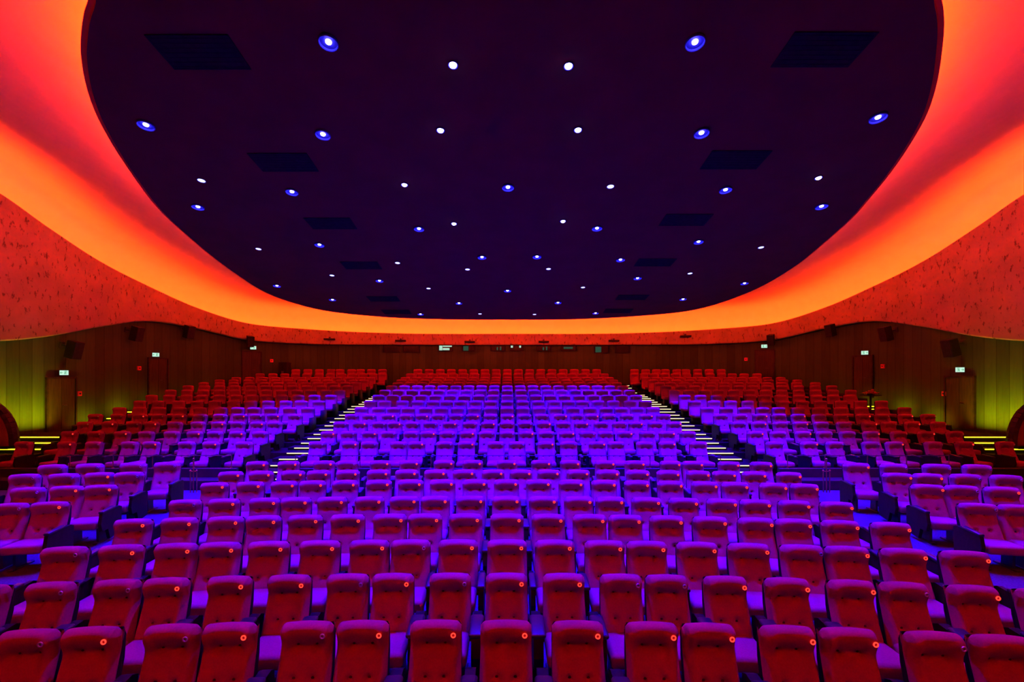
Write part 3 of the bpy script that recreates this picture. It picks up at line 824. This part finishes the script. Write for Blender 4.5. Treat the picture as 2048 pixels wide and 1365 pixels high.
# exit signs: white and green lit boxes with the running figure, arrow and doorway
def exit_sign(px, py, label, W=.46, H=.23, flip=False):
    p, rz = wall_frame(px, out=.16)
    root = empty('exit_sign', (p.x, p.y, zat(py, p.y)), rz*.55)
    bm_obj('housing', box_bm(-W/2-.012, W/2+.012, -.03, .03, -H/2-.012, H/2+.012, bevel=.006, seg=1), M['metal'], root)
    bm_obj('panel', box_bm(-W/2, W/2, -.036, -.028, -H/2, H/2), M['sign_white'], root)
    f = -1 if flip else 1
    kx, kz = W/.46, H/.23
    bm = bmesh.new()
    def bar(x0, z0, x1, z1, w=.016):
        d = Vector((x1-x0, 0, z1-z0)); L = d.length; a = math.atan2(d.z, d.x)
        add_box(bm, -L/2, L/2, -.041, -.036, -w/2, w/2, mtx=Matrix.Translation((f*(x0+x1)/2, 0, (z0+z1)/2)) @ Matrix.Rotation(-a if f > 0 else -(math.pi-a), 4, 'Y'))
    # doorway
    bar(.03, -.09, .03, .09); bar(.03, .085, .13, .085); bar(.13, .09, .13, -.09)
    # running figure
    bar(.075, .025, .06, -.02, .03); bar(.06, -.02, .085, -.05); bar(.085, -.05, .08, -.085); bar(.06, -.02, .035, -.05); bar(.035, -.05, .01, -.055)
    bar(.075, .02, .105, .0); bar(.07, .02, .045, .0)
    add_cyl(bm, (f*.085, -.041, .05), (f*.085, -.036, .05), .016, 10)
    # arrow
    bar(-.19, 0, -.06, 0, .02); bar(-.19, 0, -.14, .05, .02); bar(-.19, 0, -.14, -.05, .02)
    for v in bm.verts: v.co.x *= kx; v.co.z *= kz
    bm_obj('pictogram', bm, M['sign_green'], root)
    bm = bmesh.new(); add_box(bm, -.02, .02, 0, .2, -.02, .02)
    bm_obj('bracket', bm, M['metal'], root)
    tag(root, label, 'exit sign', 'lit exit signs')
exit_sign(120, 746, 'lit green and white exit sign above the leftmost door', .26, .19)
exit_sign(306, 710, 'lit exit sign above the second door on the left wall', .28, .19)
exit_sign(505, 696, 'small lit exit sign at the back left, near the rear corner', .32, .2)
exit_sign(1530, 693, 'small lit exit sign at the back right, near the rear corner', .32, .2, True)
exit_sign(1735, 706, 'lit exit sign above the second door on the right wall', .28, .19, True)
exit_sign(1928, 740, 'lit green and white exit sign above the rightmost door', .26, .19, True)

def alarm(px, py, label):
    p, rz = wall_frame(px, out=.03)
    root = empty('alarm_box', (p.x, p.y, zat(py, p.y)), rz)
    bm_obj('case', box_bm(-.09, .09, -.04, .03, -.1, .1, bevel=.015), M['alarm'], root)
    bm = bmesh.new(); add_cyl(bm, (0, -.055, 0), (0, -.035, 0), .035, 12); bm_obj('button', bm, M['metal'], root)
    tag(root, label, 'alarm box', 'red alarm boxes by the doors')
alarm(157, 788, 'small red alarm box beside the leftmost door'); alarm(277, 737, 'small red alarm box left of the second left door')
alarm(543, 722, 'small red alarm box at the back left, near the black cabinet'); alarm(1492, 719, 'small red alarm box at the back right corner')
alarm(1767, 733, 'small red alarm box right of the second right door'); alarm(1890, 788, 'small red alarm box beside the rightmost door')

# projection ports in the rear wall
ports = [(783.7, 697, 29, 16, 0), (823, 697, 30, 16, 0), (891, 696, 27, 13, 1), (937.5, 696, 24, 13, 2), (996, 696, 26, 12, 3), (1033, 696, 24, 12, 4), (1088, 696, 26, 12, 3), (1137, 696, 28, 11, 5), (1203, 698, 27, 16, 2), (1245, 698, 26, 16, 0)]
for k, (px, py, w, h, st) in enumerate(ports):
    p, rz = wall_frame(px, out=.0); Y = p.y; w_ = w*Y/F/2; h_ = h*Y/F/2
    root = struct(empty(f'window_{k+1}', (p.x, p.y, zat(py, Y)), rz))
    bm = bmesh.new()
    t = .06
    add_box(bm, -w_-t, -w_, -.12, .02, -h_-t*.5, h_+t); add_box(bm, w_, w_+t, -.12, .02, -h_-t*.5, h_+t)
    add_box(bm, -w_, w_, -.12, .02, h_, h_+t); add_box(bm, -w_, w_, -.12, .02, -h_-t*.5, -h_)
    bm_obj('window_frame', bm, M['black'], root)
    bm_obj('window_pane', box_bm(-w_, w_, -.02, .0, -h_, h_), M['glass'], root)
    bm = bmesh.new(); b2 = None  # glowing patches on the pane stand in for the lit booth behind
    if st == 1: add_box(bm, -w_*.92, -w_*.45, -.03, -.02, -h_*.8, h_*.8); add_box(bm, -w_*.4, w_*.95, -.03, -.02, .06, h_*.85); add_box(bm, -w_*.4, w_*.6, -.03, -.02, -h_*.75, -.02)
    elif st == 2: add_box(bm, -w_*.9, -w_*.05, -.03, -.02, -h_*.9, h_*.5)
    elif st == 3: add_box(bm, -w_*.2, w_*.0, -.03, -.02, -h_*.8, h_*.2); add_box(bm, w_*.3, w_*.5, -.03, -.02, -h_*.8, h_*.4)
    elif st == 4: add_box(bm, -w_*.95, -w_*.6, -.03, -.02, 0, h_*.95); add_box(bm, w_*.45, w_*.75, -.03, -.02, 0, h_*.95)
    elif st == 5: add_box(bm, -w_*.7, w_*.6, -.03, -.02, -h_*.4, h_*.3)
    if len(bm.verts): bm_obj('booth_light_patch', bm, M['port_bright'] if st in (1, 4) else M['port_dim'], root)
    else: bm.free()
for k, (a, b, y) in enumerate([(763, 846, 690), (868, 1162, 690.5), (1183, 1272, 690)]):
    p, rz = wall_frame((a+b)/2, out=.06); Y = p.y
    bm = box_bm((a-b)/2*Y/F, (b-a)/2*Y/F, -.1, .05, -.04, .05)
    o = bm_obj(f'trim_{k+1}', bm, M['black']); o.location = (p.x, Y-.02, zat(y, Y)); o.rotation_euler = (0, 0, rz); struct(o)

# flat dark fixtures on the red band above the ports
fx = [(660, 679), (802, 682), (940, 684), (1087, 684), (1227, 682), (1370, 673)]
for k, (px, py) in enumerate(fx):
    p, rz = wall_frame(px, path=PATH, out=.12)
    root = empty('wall_spotlight', (p.x, p.y, zat(py, p.y)), rz)
    bm_obj('housing', box_bm(-.34, .34, -.2, .06, -.06, .05, bevel=.015), M['black'], root)
    bm_obj('mount', box_bm(-.06, .06, .0, .12, -.03, .16), M['metal'], root)
    tag(root, f'flat dark fixture on the red band at the back, {ORD[k+1]} from left', 'wall fixture', 'flat fixtures on the rear red band')

# black cabinet behind the last row on the left
x, Y = -14.12, 28.6
root = empty('equipment_cabinet', (x, Y, rowz[14]))
bm_obj('body', box_bm(-.27, .27, -.25, .25, .05, 1.45, bevel=.01), M['black'], root)
for s in (-1, 1):
    d = bm_obj('door', box_bm(s*.135-.125, s*.135+.125, -.275, -.25, .1, 1.4, bevel=.006, seg=1), M['black'], root)
    bm = bmesh.new(); add_cyl(bm, (s*.04, -.29, .6), (s*.04, -.29, .9), .012, 8); bm_obj('handle', bm, M['ring'], d)
bm_obj('plinth', box_bm(-.25, .25, -.22, .22, 0, .05), M['metal'], root)
tag(root, 'black two-door cabinet standing left of the last row by the back wall', 'cabinet')

# standing table with red bouquet on the right
tx, tY = (1741-PX)*20.9/F, 20.9; tz = rowz[7] if tY > rowY[7]-EDGE_D else rowz[6]
ht = zat(790, tY)-tz
root = empty('standing_table', (tx, tY, tz))
bm = bmesh.new(); add_cyl(bm, (0, 0, ht-.04), (0, 0, ht), .42, 28); bm_obj('table_top', bm, M['black'], root)
bm = bmesh.new(); add_cyl(bm, (0, 0, .03), (0, 0, ht-.04), .045, 12); bm_obj('column', bm, M['metal'], root)
bm = bmesh.new(); add_cyl(bm, (0, 0, 0), (0, 0, .03), .26, 24); bm_obj('base', bm, M['metal'], root)
tag(root, 'black round standing table among the upper seats at the right wall', 'table')
root = empty('red_bouquet', (tx+.02, tY, tz+ht))
bm = bmesh.new(); add_lathe(bm, [(.001, 0), (.12, 0), (.17, .05), (.16, .055), (.1, .02), (.001, .02)], 18); bm_obj('bowl', bm, M['black'], root)
bm = bmesh.new()
for k in range(90):
    a = random.uniform(0, 2*math.pi); r = random.uniform(0, .36)**1.0; h = random.uniform(.03, .08+.14*(1-r/.36))
    if random.random() < .12: h += .1; a = .3; r = .1
    c = Vector((r*math.cos(a), r*math.sin(a)*.8, h)); s = random.uniform(.03, .06)
    q = Matrix.Rotation(random.uniform(0, 6.28), 3, 'Z') @ Matrix.Rotation(random.uniform(-1, 1), 3, 'X')
    vs = [bm.verts.new(c+q @ Vector(v)) for v in ((-s*1.3, 0, 0), (0, -s*.6, .01), (s*1.3, 0, 0), (0, s*.6, .01))]
    bm.faces.new(vs)
bm_obj('leaves', bm, M['leaf'], root)
tag(root, 'low bushy red bouquet on the black standing table', 'bouquet')

# guard rails in front of the rear block
def rail_set(name, x0, x1, posts, label):
    Y = 13.43; zt = zat(912, Y); zb = .54
    root = empty(name, ((x0+x1)/2, Y, zb)); cx = (x0+x1)/2
    bm = bmesh.new(); add_cyl(bm, (x0-cx, 0, zt-zb), (x1-cx, 0, zt-zb), .011, 8); bm_obj('rail', bm, M['metal'], root)
    for px in posts:
        bm = bmesh.new(); add_cyl(bm, (px-cx, 0, 0), (px-cx, 0, zt-zb), .013, 8); add_cyl(bm, (px-cx, 0, 0), (px-cx, 0, .012), .04, 10)
        bm_obj('post', bm, M['brass'], root)
    tag(root, label, 'guard rail', 'guard rails along the cross aisle')
X_ = lambda px: (px-PX)*13.43/F
rail_set('guard_rail', X_(138), X_(464), [X_(p) for p in (140, 226, 305, 388, 463)], 'thin metal guard rail in front of the rear left seat block')
rail_set('guard_rail', X_(590), X_(1442), [X_(p) for p in (591, 720, 862, 1014, 1160, 1300, 1441)], 'thin metal guard rail in front of the rear centre seats')
rail_set('guard_rail', X_(1574), X_(1900), [X_(p) for p in (1575, 1650, 1735, 1813, 1898)], 'thin metal guard rail in front of the rear right seat block')
for nm, px in (('left', 387), ('right', 1653)):
    Y = 12.7; x = (px-PX)*Y/F
    root = empty('stair_handrail', (x, Y, 0))
    for dx, h in ((-.09, .62), (0, .95), (.09, .62)):
        bm = bmesh.new(); add_cyl(bm, (dx, 0, 0), (dx, 0, h), .014, 8)
        bmesh.ops.create_uvsphere(bm, u_segments=8, v_segments=6, radius=.028, matrix=Matrix.Translation((dx, 0, h)))
        bm_obj('post', bm, M['brass'], root)
    bm = bmesh.new(); add_cyl(bm, (-.09, 0, .6), (.09, 0, .6), .01, 8); bm_obj('crossbar', bm, M['brass'], root)
    tag(root, f'brass three-post barrier in the cross aisle, at the {nm} end of the centre block', 'barrier', 'brass barriers in the cross aisle')

# ------------------------------------------------------------------ world, camera, view
w = bpy.data.worlds.new('world'); scn.world = w; w.use_nodes = True
w.node_tree.nodes['Background'].inputs[0].default_value = (0, 0, 0, 1)
cam = bpy.data.cameras.new('camera'); co = bpy.data.objects.new('camera', cam); COL.objects.link(co)
co.location = (0, 0, HC); co.rotation_euler = (math.pi/2, 0, 0)
cam.sensor_width = 36; cam.lens = F/2048*36; cam.shift_x = (1024-PX)/2048; cam.shift_y = (PY-682.5)/2048
cam.clip_end = 200; scn.camera = co
vs = scn.view_settings
scn.display_settings.display_device = 'sRGB'
vs.view_transform = 'Standard'; vs.look = 'None'; vs.exposure = 0; vs.gamma = 1; vs.use_curve_mapping = False
scn.cycles.use_denoising = True
scn.cycles.max_bounces = 8; scn.cycles.diffuse_bounces = 5; scn.cycles.glossy_bounces = 3
scn.cycles.sample_clamp_indirect = 8
print('single seats', n_single)
